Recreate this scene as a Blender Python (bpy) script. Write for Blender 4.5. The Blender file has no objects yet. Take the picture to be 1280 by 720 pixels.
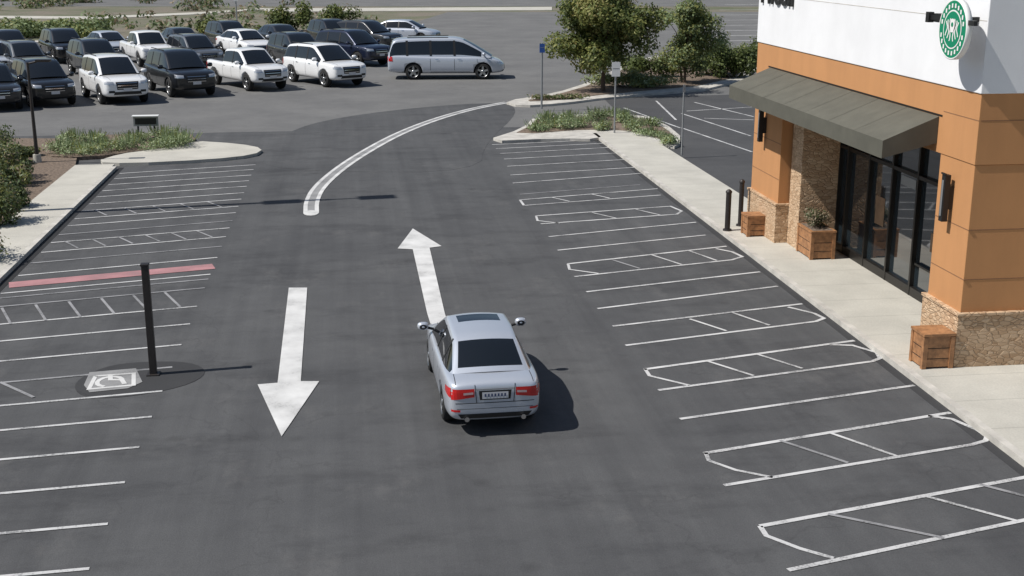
import bpy, bmesh, math, random
from mathutils import Vector, Matrix
from mathutils.bvhtree import BVHTree
random.seed(7)
scene=bpy.context.scene
scene.view_settings.view_transform='Standard'
scene.view_settings.look='None'
scene.view_settings.exposure=0
# ---------------------------------------------------------------- survey frame: +Y = road direction
H=9.1; F=1554.0; AZ=math.radians(7.35); TH=math.atan(428/F)
SUN_EL=51.0
sa,ca,st,ct=math.sin(AZ),math.cos(AZ),math.sin(TH),math.cos(TH)
def G(px,py,z=0.0):
    xc=px-640; yc=360-py
    W=yc*st+F*ct
    dx=ca*xc+sa*W; dy=-sa*xc+ca*W; dz=yc*ct-F*st
    t=(z-H)/dz
    return (dx*t,dy*t)
def GL(l,z=0.0): return [G(a,b,z) for a,b in l]
# ---------------------------------------------------------------- materials
def newmat(name):
    m=bpy.data.materials.new(name); m.use_nodes=True
    nt=m.node_tree; b=nt.nodes['Principled BSDF']
    return m,nt,b
def N(nt,t,**k):
    n=nt.nodes.new(t)
    for a,v in k.items():
        if a in n.inputs: n.inputs[a].default_value=v
        else: setattr(n,a,v)
    return n
def noise(nt,co,scale,detail=4,rough=.55):
    n=nt.nodes.new('ShaderNodeTexNoise'); n.inputs['Scale'].default_value=scale
    n.inputs['Detail'].default_value=detail; n.inputs['Roughness'].default_value=rough
    nt.links.new(co,n.inputs['Vector']); return n.outputs['Fac']
def ramp(nt,f,a,b,ca_=(0,0,0,1),cb=(1,1,1,1)):
    r=nt.nodes.new('ShaderNodeValToRGB'); r.color_ramp.elements[0].position=a; r.color_ramp.elements[1].position=b
    r.color_ramp.elements[0].color=ca_; r.color_ramp.elements[1].color=cb
    nt.links.new(f,r.inputs[0]); return r.outputs[0]
def mixc(nt,f,a,b,mode='MIX'):
    m=nt.nodes.new('ShaderNodeMix'); m.data_type='RGBA'; m.blend_type=mode
    for s,v in ((0,f),(6,a),(7,b)):
        if hasattr(v,'links') or hasattr(v,'is_linked'): nt.links.new(v,m.inputs[s])
        elif s==0: m.inputs[0].default_value=v
        else: m.inputs[s].default_value=(v[0],v[1],v[2],1)
    return m.outputs[2]
def bump(nt,b,h,strength,dist):
    n=nt.nodes.new('ShaderNodeBump'); n.inputs['Strength'].default_value=strength; n.inputs['Distance'].default_value=dist
    nt.links.new(h,n.inputs['Height']); nt.links.new(n.outputs[0],b.inputs['Normal'])
def objco(nt,sc=(1,1,1)):
    c=nt.nodes.new('ShaderNodeTexCoord'); m=nt.nodes.new('ShaderNodeMapping'); m.inputs['Scale'].default_value=sc
    nt.links.new(c.outputs['Object'],m.inputs[0]); return m.outputs[0]
def simple(name,col,rough=.6,metal=0.0,var=0.0,scale=3,coat=0.0,bmp=0,bscale=40,spec=.5):
    m,nt,b=newmat(name)
    b.inputs['Base Color'].default_value=(*col,1); b.inputs['Roughness'].default_value=rough
    b.inputs['Metallic'].default_value=metal; b.inputs['Coat Weight'].default_value=coat
    b.inputs['Coat Roughness'].default_value=.04
    b.inputs['Specular IOR Level'].default_value=spec
    if var>0:
        co=objco(nt); f=noise(nt,co,scale,5)
        lo=[c*(1-var) for c in col]; hi=[min(1,c*(1+var)) for c in col]
        c=mixc(nt,ramp(nt,f,.3,.7),lo,hi); nt.links.new(c,b.inputs['Base Color'])
    if bmp>0:
        co=objco(nt); bump(nt,b,noise(nt,co,bscale,3),bmp,.02)
    return m
def leafmat(name,col):
    m=bpy.data.materials.new(name); m.use_nodes=True; nt=m.node_tree; b=nt.nodes['Principled BSDF']; out=nt.nodes['Material Output']
    co=objco(nt); f=noise(nt,co,1.4,4)
    c=mixc(nt,ramp(nt,f,.3,.7),[x*.75 for x in col],[x*1.25 for x in col]); nt.links.new(c,b.inputs['Base Color']); b.inputs['Roughness'].default_value=.6
    tr=nt.nodes.new('ShaderNodeBsdfTranslucent'); nt.links.new(c,tr.inputs[0]); mx=nt.nodes.new('ShaderNodeMixShader'); mx.inputs[0].default_value=.35
    nt.links.new(b.outputs[0],mx.inputs[1]); nt.links.new(tr.outputs[0],mx.inputs[2]); nt.links.new(mx.outputs[0],out.inputs[0]); return m
def asphalt(name,lo,hi,streak=True,crack=.8):
    m,nt,b=newmat(name); co=objco(nt)
    big=noise(nt,co,.22,5,.6); mid=noise(nt,co,1.7,4); fine=noise(nt,co,38,2,.7)
    c=mixc(nt,ramp(nt,big,.32,.68),lo,hi)
    c=mixc(nt,1.0,c,ramp(nt,mid,.25,.8,(.86,.86,.86,1),(1.0,1.0,1.0,1)),'MULTIPLY')
    c=mixc(nt,1.0,c,ramp(nt,fine,.3,.7,(.76,.76,.76,1),(1,1,1,1)),'MULTIPLY')
    if streak:
        s=noise(nt,objco(nt,(1.3,.03,1)),1.0,5,.65)
        c=mixc(nt,1.0,c,ramp(nt,s,.35,.65,(.80,.80,.81,1),(1,1,1,1)),'MULTIPLY')
        s2=noise(nt,objco(nt,(.25,.6,1)),1.0,5,.7)
        c=mixc(nt,1.0,c,ramp(nt,s2,.50,.70,(1,1,1,1),(.70,.70,.71,1)),'MULTIPLY')
        # pale dusty scuffs
        s3=noise(nt,objco(nt,(.5,.3,1)),1.3,6,.75)
        c=mixc(nt,ramp(nt,s3,.56,.78,(0,0,0,1),(.35,.35,.35,1)),c,(.17,.165,.16))
    v=nt.nodes.new('ShaderNodeTexVoronoi'); v.inputs['Scale'].default_value=.55; nt.links.new(co,v.inputs['Vector'])
    c=mixc(nt,1.0,c,ramp(nt,v.outputs['Distance'],.02,.12,(.78,.78,.78,1),(1,1,1,1)),'MULTIPLY')
    v2=nt.nodes.new('ShaderNodeTexVoronoi'); v2.feature='DISTANCE_TO_EDGE'; v2.inputs['Scale'].default_value=.13
    nz=nt.nodes.new('ShaderNodeTexNoise'); nz.inputs['Scale'].default_value=.8; nz.inputs['Detail'].default_value=6; nt.links.new(co,nz.inputs['Vector'])
    wv=nt.nodes.new('ShaderNodeVectorMath'); wv.operation='MULTIPLY_ADD'; wv.inputs[1].default_value=(2.6,2.6,0)
    nt.links.new(nz.outputs['Color'],wv.inputs[0]); nt.links.new(co,wv.inputs[2]); nt.links.new(wv.outputs[0],v2.inputs['Vector'])
    c=mixc(nt,1.0,c,ramp(nt,v2.outputs['Distance'],.0,.0022,(crack,crack,crack,1),(1,1,1,1)),'MULTIPLY')
    nt.links.new(c,b.inputs['Base Color']); b.inputs['Roughness'].default_value=.88; b.inputs['Specular IOR Level'].default_value=.3
    bump(nt,b,fine,.5,.01)
    return m
def paintmat(name,col,under,wear=.42):
    m,nt,b=newmat(name); co=objco(nt)
    n1=noise(nt,co,1.3,3); n2=noise(nt,co,22,4,.7)
    ad=N(nt,'ShaderNodeMath',operation='MULTIPLY_ADD'); nt.links.new(n1,ad.inputs[0]); ad.inputs[1].default_value=.8; nt.links.new(n2,ad.inputs[2])
    f=ramp(nt,ad.outputs[0],wear+.22,wear+.42)
    dirty=mixc(nt,ramp(nt,n1,.3,.7),[c*.68 for c in col],col)
    c=mixc(nt,f,under,dirty)
    nt.links.new(c,b.inputs['Base Color']); b.inputs['Roughness'].default_value=.7
    return m
M={}
M['asph']=asphalt('asphalt_lot',(.094,.096,.100),(.122,.124,.127),True,.86)
M['asph_far']=asphalt('asphalt_weathered',(.155,.155,.155),(.205,.204,.20),False,.9)
M['asph_mid']=asphalt('asphalt_side_lot',(.072,.073,.077),(.098,.099,.102),False)
M['patch']=asphalt('asphalt_fresh_patch',(.045,.046,.049),(.060,.061,.064),False)
M['white']=paintmat('worn_white_paint',(.60,.60,.60),(.17,.172,.175),.46)
M['white2']=paintmat('fresh_white_paint',(.68,.68,.67),(.30,.30,.30),.36)
M['faint']=paintmat('faded_white_paint',(.32,.32,.33),(.12,.122,.125),.46)
M['grey_paint']=paintmat('grey_cover_paint',(.30,.30,.30),(.15,.15,.15),.40)
M['red']=paintmat('faded_red_paint',(.46,.23,.24),(.28,.19,.195),.40)
def concrete(name,col):
    m,nt,b=newmat(name); co=objco(nt)
    f=noise(nt,co,.7,6,.6); g=noise(nt,co,25,3)
    c=mixc(nt,ramp(nt,f,.3,.7),[x*.8 for x in col],col)
    c=mixc(nt,1.0,c,ramp(nt,g,.3,.7,(.86,.86,.86,1),(1,1,1,1)),'MULTIPLY')
    sx=nt.nodes.new('ShaderNodeSeparateXYZ'); nt.links.new(co,sx.inputs[0])
    a=N(nt,'ShaderNodeMath',operation='MULTIPLY'); nt.links.new(sx.outputs[1],a.inputs[0]); a.inputs[1].default_value=1/1.5
    fr=N(nt,'ShaderNodeMath',operation='FRACT'); nt.links.new(a.outputs[0],fr.inputs[0])
    c=mixc(nt,1.0,c,ramp(nt,fr.outputs[0],.008,.016,(.62,.62,.62,1),(1,1,1,1)),'MULTIPLY')
    nt.links.new(c,b.inputs['Base Color']); b.inputs['Roughness'].default_value=.85
    bump(nt,b,g,.25,.01); return m
M['conc']=concrete('sidewalk_concrete',(.56,.54,.48))
M['kerb']=simple('kerb_concrete',(.48,.46,.42),.85,var=.22,scale=2,bmp=.3)
M['kerb_shade']=simple('kerb_shadow_tone',(.014,.014,.015),.8,var=.3)  # near-black colour standing in for the left kerb's cast shadow
M['mulch']=simple('mulch',(.16,.12,.09),.95,var=.6,scale=9,bmp=1.0,bscale=18)
def groundm():
    m,nt,b=newmat('dry_ground'); co=objco(nt)
    c=mixc(nt,ramp(nt,noise(nt,co,.10,6,.65),.40,.66),(.22,.19,.15),(.12,.14,.07))
    c=mixc(nt,1.0,c,ramp(nt,noise(nt,co,3,5,.7),.3,.7,(.6,.6,.6,1),(1,1,1,1)),'MULTIPLY')
    nt.links.new(c,b.inputs['Base Color']); b.inputs['Roughness'].default_value=.95; return m
M['ground']=groundm()
def stucco(name,col,streak=.93):
    m,nt,b=newmat(name); co=objco(nt)
    c=mixc(nt,ramp(nt,noise(nt,co,.8,6,.6),.3,.7),[x*.92 for x in col],col)
    st_=noise(nt,objco(nt,(1.6,1.6,.25)),1.0,4,.6)
    c=mixc(nt,1.0,c,ramp(nt,st_,.35,.6,(streak,streak,streak,1),(1,1,1,1)),'MULTIPLY')
    nt.links.new(c,b.inputs['Base Color']); b.inputs['Roughness'].default_value=.9
    bump(nt,b,noise(nt,co,60,3),.35,.01); return m
M['orange']=stucco('orange_stucco',(.52,.255,.105))
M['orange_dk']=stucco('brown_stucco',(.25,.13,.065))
M['whitew']=stucco('white_stucco',(.80,.81,.83),.98)
def stone():
    m,nt,b=newmat('ledge_stone'); co=objco(nt,(1,1,2.2))
    v=nt.nodes.new('ShaderNodeTexVoronoi'); v.inputs['Scale'].default_value=5.5; nt.links.new(co,v.inputs['Vector'])
    ve=nt.nodes.new('ShaderNodeTexVoronoi'); ve.feature='DISTANCE_TO_EDGE'; ve.inputs['Scale'].default_value=5.5; nt.links.new(co,ve.inputs['Vector'])
    sp=nt.nodes.new('ShaderNodeSeparateColor'); nt.links.new(v.outputs['Color'],sp.inputs[0])
    c=mixc(nt,sp.outputs[0],(.42,.27,.155),(.64,.47,.31))
    c=mixc(nt,ramp(nt,noise(nt,co,14,4),.3,.7,(0,0,0,1),(.5,.5,.5,1)),c,(.48,.33,.21))
    c=mixc(nt,1.0,c,ramp(nt,ve.outputs['Distance'],.01,.05,(.62,.58,.54,1),(1,1,1,1)),'MULTIPLY')
    nt.links.new(c,b.inputs['Base Color']); b.inputs['Roughness'].default_value=.9
    bump(nt,b,ramp(nt,ve.outputs['Distance'],0,.12),.6,.03); return m
M['stone']=stone()
M['awn']=simple('awning_canvas',(.090,.088,.070),.85,var=.12,scale=2,bmp=.15,bscale=90)
M['black']=simple('black_metal',(.012,.012,.013),.45)
M['frame']=simple('bronze_frame',(.022,.020,.018),.4,metal=.4)
M['winglass']=simple('window_glass',(.016,.024,.030),.03,spec=1.0,coat=1.0)
M['interior']=simple('interior_wood',(.22,.13,.07),.6,var=.3)
M['wood']=simple('stained_wood',(.33,.16,.07),.6,var=.35,scale=7,bmp=.2)
M['galv']=simple('galvanised_steel',(.32,.33,.34),.5,metal=.6)
M['post']=simple('dark_post_paint',(.022,.018,.017),.5,var=.2)
M['signw']=simple('sign_white',(.78,.78,.77),.5)
M['blue']=simple('sign_blue',(.03,.10,.35),.5)
M['green']=simple('sign_green',(.0,.22,.11),.45)
M['bark']=simple('bark',(.10,.07,.05),.95,var=.4,scale=12,bmp=.8,bscale=20)
for k,c in {'leafd':(.055,.080,.024),'leafm':(.115,.150,.042),'leafl':(.23,.24,.07),'leafy':(.30,.25,.09),
            'sage_d':(.14,.185,.09),'sage_m':(.25,.32,.155),'sage_l':(.38,.44,.26),'brush':(.28,.225,.15)}.items():
    M[k]=leafmat('foliage_'+k,c)
M['rubber']=simple('tyre_rubber',(.014,.014,.014),.85)
M['rim']=simple('alloy_rim',(.45,.46,.47),.3,metal=.9)
M['glass']=simple('car_glass',(.008,.010,.012),.04,spec=.7,coat=.3)
M['trim']=simple('black_trim',(.015,.015,.016),.5)
M['seam']=simple('panel_gap',(.006,.006,.006),.9)
M['lens']=simple('headlamp_lens',(.55,.57,.6),.08,metal=.5,coat=1)
M['tail']=simple('tail_lamp_red',(.55,.012,.012),.12,coat=1)
M['tailw']=simple('tail_lamp_clear',(.55,.4,.4),.15,coat=1)
M['chrome']=simple('chrome',(.7,.7,.7),.12,metal=1)
M['plate']=simple('licence_plate',(.6,.6,.62),.5)
M['platetx']=simple('licence_plate_text',(.05,.07,.15),.5)
def paint(name,col,metal=.35,rough=.32):
    return simple('car_paint_'+name,col,rough,metal=metal,coat=1.0)
P={'silver':paint('silver',(.58,.62,.69),.45,.36),'white':paint('white',(.80,.81,.82),0),'black':paint('black',(.010,.011,.013),.2),
   'dark':paint('charcoal',(.03,.032,.036),.4),'blue':paint('navy',(.015,.022,.05),.4),'grey':paint('grey',(.16,.17,.18),.5),
   'lsilver':paint('pale_silver',(.52,.56,.63),.25),'beige':paint('pewter',(.30,.29,.27),.5),'maroon':paint('maroon',(.12,.015,.015),.3)}
# ---------------------------------------------------------------- mesh builder
class MB:
    def __init__(s): s.v=[];s.f=[];s.mi=[];s.sm=[];s.mats=[]
    def m(s,mat):
        if mat not in s.mats: s.mats.append(mat)
        return s.mats.index(mat)
    def poly(s,pts,mat,smooth=False):
        b=len(s.v); s.v+= [tuple(p) for p in pts]; s.f.append(tuple(range(b,b+len(pts)))); s.mi.append(s.m(mat)); s.sm.append(smooth)
    def box(s,x0,x1,y0,y1,z0,z1,mat):
        b=len(s.v); s.v+=[(x,y,z) for z in (z0,z1) for x,y in ((x0,y0),(x1,y0),(x1,y1),(x0,y1))]
        for f in ((3,2,1,0),(4,5,6,7),(0,1,5,4),(1,2,6,5),(2,3,7,6),(3,0,4,7)):
            s.f.append(tuple(b+i for i in f)); s.mi.append(s.m(mat)); s.sm.append(False)
    def grid(s,rows,mat,smooth=True,matf=None,closed=False):
        b=len(s.v); n=len(rows[0])
        for r in rows: s.v+=[tuple(p) for p in r]
        for i in range(len(rows)-1):
            for j in range(n if closed else n-1):
                j2=(j+1)%n
                s.f.append((b+i*n+j,b+i*n+j2,b+(i+1)*n+j2,b+(i+1)*n+j))
                s.mi.append(s.m(matf(i,j) if matf else mat)); s.sm.append(smooth)
    def tube(s,p0,p1,r0,r1,mat,n=10,cap=True,smooth=True):
        p0=Vector(p0);p1=Vector(p1); d=(p1-p0).normalized()
        a=d.orthogonal().normalized(); c=d.cross(a)
        R=[[p+ (a*math.cos(t)+c*math.sin(t))*r for t in [2*math.pi*k/n for k in range(n)]] for p,r in ((p0,r0),(p1,r1))]
        s.grid(R,mat,smooth,closed=True)
        if cap:
            s.poly(R[1],mat); s.poly(R[0][::-1],mat)
    def lathe(s,c,axis,prof,mat,n=24,matf=None):
        R=[]
        for o,r in prof:
            R.append([(c[0]+o,c[1]+r*math.cos(2*math.pi*k/n),c[2]+r*math.sin(2*math.pi*k/n)) if axis=='x' else
                      (c[0]+r*math.cos(2*math.pi*k/n),c[1]+r*math.sin(2*math.pi*k/n),c[2]+o) for k in range(n)])
        s.grid(R,mat,True,matf=matf,closed=True)
    def addmesh(s,me,fmat):
        b=len(s.v); s.v+=[tuple(v.co) for v in me.vertices]
        for p in me.polygons:
            s.f.append(tuple(b+i for i in p.vertices)); s.mi.append(s.m(fmat(p))); s.sm.append(True)
    def obj(s,name,parent=None,bevel=0,recalc=False):
        me=bpy.data.meshes.new(name); me.from_pydata(s.v,[],s.f); 
        for m in s.mats: me.materials.append(m)
        me.polygons.foreach_set('material_index',s.mi); me.polygons.foreach_set('use_smooth',s.sm); me.update()
        if recalc:
            bm=bmesh.new(); bm.from_mesh(me); bmesh.ops.recalc_face_normals(bm,faces=bm.faces); bm.to_mesh(me); bm.free()
        o=bpy.data.objects.new(name,me); scene.collection.objects.link(o)
        if parent: o.parent=parent
        if bevel:
            bv=o.modifiers.new('bevel','BEVEL'); bv.width=bevel; bv.segments=2; bv.limit_method='ANGLE'
        return o
def empty(name,loc=(0,0,0)):
    e=bpy.data.objects.new(name,None); scene.collection.objects.link(e); e.location=loc; e.empty_display_size=.3; return e
def slab(name,pts,z0,z1,mat,parent=None,bevel=0,side=None):
    b=MB(); n=len(pts)
    area=sum(pts[i][0]*pts[(i+1)%n][1]-pts[(i+1)%n][0]*pts[i][1] for i in range(n))
    if area<0: pts=pts[::-1]
    b.poly([(x,y,z1) for x,y in pts],mat)
    if z1-z0>.02:
        for i in range(n):
            p,q=pts[i],pts[(i+1)%n]
            b.poly([(p[0],p[1],z0),(q[0],q[1],z0),(q[0],q[1],z1),(p[0],p[1],z1)],side or mat)
    return b.obj(name,parent)
def smoothpoly(pts,it=2,closed=True):
    for _ in range(it):
        r=[]; n=len(pts)
        rng=range(n) if closed else range(n-1)
        if not closed: r.append(pts[0])
        for i in rng:
            p,q=pts[i],pts[(i+1)%n]
            r.append((p[0]*.75+q[0]*.25,p[1]*.75+q[1]*.25)); r.append((p[0]*.25+q[0]*.75,p[1]*.25+q[1]*.75))
        if not closed: r.append(pts[-1])
        pts=r
    return pts
def ribbon(b,pts,w,mat,z):
    n=len(pts); L=[];R=[]
    for i in range(n):
        p=Vector(pts[i]); a=Vector(pts[max(0,i-1)]); c=Vector(pts[min(n-1,i+1)])
        d1=(p-a).normalized() if i>0 else (c-p).normalized()
        d2=(c-p).normalized() if i<n-1 else d1
        d=(d1+d2); d=d.normalized() if d.length>1e-4 else d1
        k=1/max(.5,d.dot(d1)); nn=Vector((-d.y,d.x))*w/2*k
        L.append(p+nn);R.append(p-nn)
    for i in range(n-1):
        b.poly([(R[i].x,R[i].y,z),(R[i+1].x,R[i+1].y,z),(L[i+1].x,L[i+1].y,z),(L[i].x,L[i].y,z)],mat)
# ---------------------------------------------------------------- ground
slab('ground',[(-900,-300),(900,-300),(900,1500),(-900,1500)],-.2,-.012,M['ground'])
slab('parking_lot_asphalt',[(-60,-30),(60,-30),(60,64),(-60,64)],-.2,-.004,M['asph'])
slab('far_parking_lot_asphalt',[(-70,64)]+[(-70,125)]+GL([(0,54),(92,52),(250,49),(330,42),(480,40),(560,15),(960,15),(1500,20)])+[(90,64)],-.2,-.002,M['asph_far'])
slab('driveway_asphalt',smoothpoly(GL([(320,206),(330,188),(345,172),(400,150),(520,134),(632,127),(650,140),(605,180),(600,215),(400,215)]),2),-.2,.002,M['asph'])
slab('side_lot_asphalt',[(14.37,39.3),(60,39.3),(60,80),(15.5,76),(14.37,62)],-.2,.003,M['asph_mid'])
slab('far_road',GL([(-700,8),(2200,8),(2400,-4),(-900,-4)]),-.2,.0,M['asph_far'])
slab('far_sidewalk',GL([(330,15),(690,13),(690,9),(330,11)]),-.2,.06,M['conc'])
slab('far_kerb',GL([(-200,58),(92,54),(250,51),(330,44),(470,41),(470,39.6),(330,42.4),(250,49.2),(92,52),(-200,56)]),-.2,.16,M['kerb'])
slab('far_sidewalk',GL([(-150,22),(120,24),(250,18),(330,12),(330,10.5),(250,15.5),(120,21),(-150,19)]),-.2,.05,M['conc'])
CZ=.13
slab('kerb',[(11.85,-10),(12.02,-10),(12.02,60.5),(11.85,60.5)],-.1,CZ,M['kerb'])
slab('sidewalk',[(12.024,-10),(60,-10),(60,39.25),(14.35,39.25),(14.35,61.2),(12.024,60.6)],-.1,CZ-.003,M['conc'])
slab('gutter_strip',[(11.62,-10),(11.847,-10),(11.847,60.3),(11.62,60.3)],-.1,.001,M['patch'])
slab('kerb',[(-9.9,10),(-9.9,53.6),(-10.08,53.6),(-10.08,10)],-.1,CZ,M['kerb'])
slab('sidewalk',[(-10.084,10),(-10.084,54.2),(-11.7,54.2),(-11.7,10)],-.1,CZ-.003,M['conc'])
slab('gutter_strip',[(-9.897,10),(-9.66,10),(-9.66,54.0),(-9.897,54.0)],-.1,.001,M['kerb_shade'])  # gutter darkened in colour to thicken the shadow line along the kerb
slab('planting_bed_mulch',[(-11.703,10),(-11.703,54.2),(-13,62),(-24,64),(-60,64),(-60,10)],-.1,.11,M['mulch'])
isl=GL([(118,206),(150,196),(238,179),(300,183),(330,189),(318,197),(262,203),(160,208)])
slab('traffic_island_concrete',smoothpoly(isl,1),-.1,CZ+.004,M['conc'])
slab('planting_bed_mulch',smoothpoly(GL([(50,199),(62,175),(238,169),(247,182),(180,192),(110,201)]),1),-.1,CZ+.03,M['mulch'])
slab('traffic_island_kerb',smoothpoly(GL([(603,180),(655,163),(668,148),(800,143),(850,168),(850,188),(822,182),(800,172),(752,168),(750,177),(700,176)]),1),-.1,CZ,M['kerb'])
slab('planting_bed_mulch',smoothpoly(GL([(640,172),(662,161),(674,151),(797,146),(843,170),(842,184),(800,168),(745,164)]),1),-.1,CZ+.02,M['mulch'])
slab('traffic_island_kerb',smoothpoly(GL([(628,129),(650,135),(700,132),(760,124),(918,111),(955,80),(900,66),(800,72),(740,104),(690,120)]),1),-.1,CZ,M['kerb'])
slab('planting_bed_mulch',smoothpoly(GL([(650,130),(700,128),(760,120),(905,107),(940,82),(895,70),(806,75),(745,107),(690,123)]),1),-.1,CZ+.03,M['mulch'])
# ---------------------------------------------------------------- markings
ZM=.008
b=MB()
def rl(pts,w=.10,mat='white',z=ZM): ribbon(b,GL(pts),w,M[mat],z)
rl([(985,713),(1330,640)]); rl([(950,658),(1330,588)],.11); rl([(950,658),(958,670),(1000,686),(1042,698)],.09)
rl([(1035,643),(1180,673)],.08,'faint',.012); rl([(1158,621),(1272,652)],.08,'white',.012); rl([(1225,606),(1310,628)],.09,'faint',.012)
rl([(905,607),(1215,556),(1232,551),(1234,546),(1222,538),(1190,524),(1160,520)],.10)
rl([(880,567),(1188,516)],.11); rl([(882,566),(886,576),(920,588),(966,597)],.08)
rl([(975,551),(1060,579)],.08,'faint',.012); rl([(1036,541),(1122,571)],.08,'white',.012); rl([(1165,519),(1180,524)],.08,'white',.012)
rl([(850,524),(1143,482)],.10)
rl([(805,462),(1068,426)],.11); rl([(823,488),(1090,452),(1100,448),(1096,441),(1066,432),(1037,431)],.10); rl([(806,461),(812,470),(862,482)],.08)
rl([(885,452),(942,470)],.08,'white',.012); rl([(946,443),(1003,461)],.08,'white',.012)
rl([(766,408),(1003,380)],.10); rl([(782,432),(1020,402),(1030,398),(1018,392),(985,384)],.10)
rl([(862,399),(908,414)],.08,'white',.012); rl([(915,391),(962,407)],.08,'white',.012)
rl([(747,386),(972,358)],.10); rl([(733,365),(950,340)],.10)
rl([(710,330),(908,308)],.11); rl([(718,346),(915,325),(928,321),(915,315),(895,311)],.10); rl([(710,330),(712,337),(748,342)],.08)
rl([(765,325),(800,336)],.08,'faint',.012); rl([(815,319),(852,331)],.08,'white',.012); rl([(862,314),(896,326)],.08,'white',.012)
rl([(697,313),(882,294)],.09); rl([(686,296),(870,278)],.09)
rl([(670,270),(838,258),(852,264),(846,268),(676,280)],.10); rl([(670,270),(672,276),(700,279)],.08); rl([(740,266),(770,273)],.08,'white',.012); rl([(795,262),(825,269)],.08,'white',.012)
rl([(650,250),(822,236)],.09); rl([(655,257),(826,244)],.09); rl([(650,250),(655,257)],.09); rl([(690,247),(712,252)],.08,'white',.012); rl([(740,243),(762,248)],.08,'white',.012)
rl([(650,243),(800,231)],.08,'faint')
for (x0,y0,x1,y1) in [(641,229,812,216),(638,219,798,209),(634,208,790,199),(630,199,778,191),(625,192,768,184),(620,186,758,179),(615,181,748,175)]:
    rl([(x0,y0),(x1,y1)],.09)
def leftline(pyi,w=.09,mat='white',x_in=-4.17,x_out=-9.6,z=ZM,slope=None):
    _,Y=G(320-.41*(pyi-205),pyi)
    sl=slope if slope is not None else max(.05,min(.27,.08+(Y-19)*.0105))
    ribbon(b,[(x_in,Y),(x_out,Y+sl*(x_out-x_in))],w,M[mat],z)
for p in (711,655,603,559,521,489,431,405,383): leftline(p)
leftline(459,.09,'faint')
for p in (360,349): leftline(p,.09,'faint')
leftline(333,.62,'red')
leftline(343,.09,'white')
for p in (322,308,296,285,276,266,258,249,241,233,226,219,212,206): leftline(p,.09,'white' if p not in (308,276) else 'faint')
def hatch(pa,pb_,n,mat='faint'):
    _,Ya=G(320-.41*(pa-205),pa); _,Yb=G(320-.41*(pb_-205),pb_); sl=.25
    for i in range(n):
        x=-9.2+i*4.8/n; ribbon(b,[(x+.6,Ya+sl*(x+.6+4.17)+.08),(x,Yb+sl*(x+4.17)-.08)],.07,M[mat],.012)
hatch(383,360,6); hatch(296,285,6); hatch(258,249,5)
rl([(0,478),(42,497)],.08,'faint',.012)
for l in [[(852,142),(938,170)],[(858,139),(940,134)],[(880,148),(942,150)],[(852,160),(940,190)],[(868,128),(942,146)],[(780,135),(850,160)],[(820,126),(845,150)]]:
    rl(l,.12,'white',.010)
for k in range(9):
    rl([(850+7*k,58-6.5*k),(985,57-6.5*k)],.34,'white2',.01)
b.obj('parking_stall_markings')
def fa(name,pts):
    q=MB(); q.poly([(x,y,.012) for x,y in GL(pts)],M['white2']); 
    return q.obj(name)
fa('lane_arrow_marking',[(361,360),(384,360),(376,477),(399,477),(352,546),(322,481),(347,479)])
fa('lane_arrow_marking',[(516,286),(552,308),(537,310),(556,392),(560,405),(538,405),(534,392),(516,312),(497,311)])
cv=smoothpoly(GL([(389,266),(389,252),(398,234),(424,211),(456,190),(496,168),(541,150),(590,136),(634,128)]),3,closed=False)
b=MB()
def offs(pts,o):
    r=[]
    for i in range(len(pts)):
        a=Vector(pts[max(0,i-1)]);c=Vector(pts[min(len(pts)-1,i+1)]);d=(c-a).normalized(); p=Vector(pts[i])+Vector((-d.y,d.x))*o; r.append((p.x,p.y))
    return r
ribbon(b,cv,.46,M['grey_paint'],.006)
oa=offs(cv,.2); ob=offs(cv,-.2)
cap=[(cv[0][0]+.2*math.cos(math.pi*(1+t/8)),cv[0][1]+.45*math.sin(math.pi*(1+t/8))) for t in range(9)]
ribbon(b,oa[::-1]+cap[1:-1]+ob,.15,M['white2'],.011)
cx,cy=cv[0]
b.poly([(cx+.27*math.cos(t*math.pi/12),cy-.05+.42*math.sin(t*math.pi/12),.015) for t in range(24)],M['white2'])
b.obj('curved_lane_line_marking')
b=MB()
pp=GL([(105,482),(112,466),(170,461),(178,478),(160,486),(112,491)])
b.poly([(x,y,.014) for x,y in pp],M['grey_paint'])
sx,sy=G(141,476)
random.seed(3)
ribbon(b,[(sx-.42,sy+.32),(sx+.38,sy+.40),(sx+.50,sy-.38),(sx-.40,sy-.52),(sx-.42,sy+.32)],.09,M['white2'],.019)
ribbon(b,[(sx-.05+.26*math.cos(t*.45),sy-.08+.32*math.sin(t*.45)) for t in range(11)],.10,M['white2'],.019)
ribbon(b,[(sx-.1,sy+.3),(sx-.05,sy+.02),(sx+.2,sy-.02),(sx+.3,sy-.3)],.10,M['white2'],.023)
b.obj('accessible_symbol_marking')
slab('asphalt_patch',smoothpoly(GL([(100,497),(90,478),(130,458),(175,452),(240,452),(262,466),(230,484),(150,498)]),2),-.1,.004,M['patch'])
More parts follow.
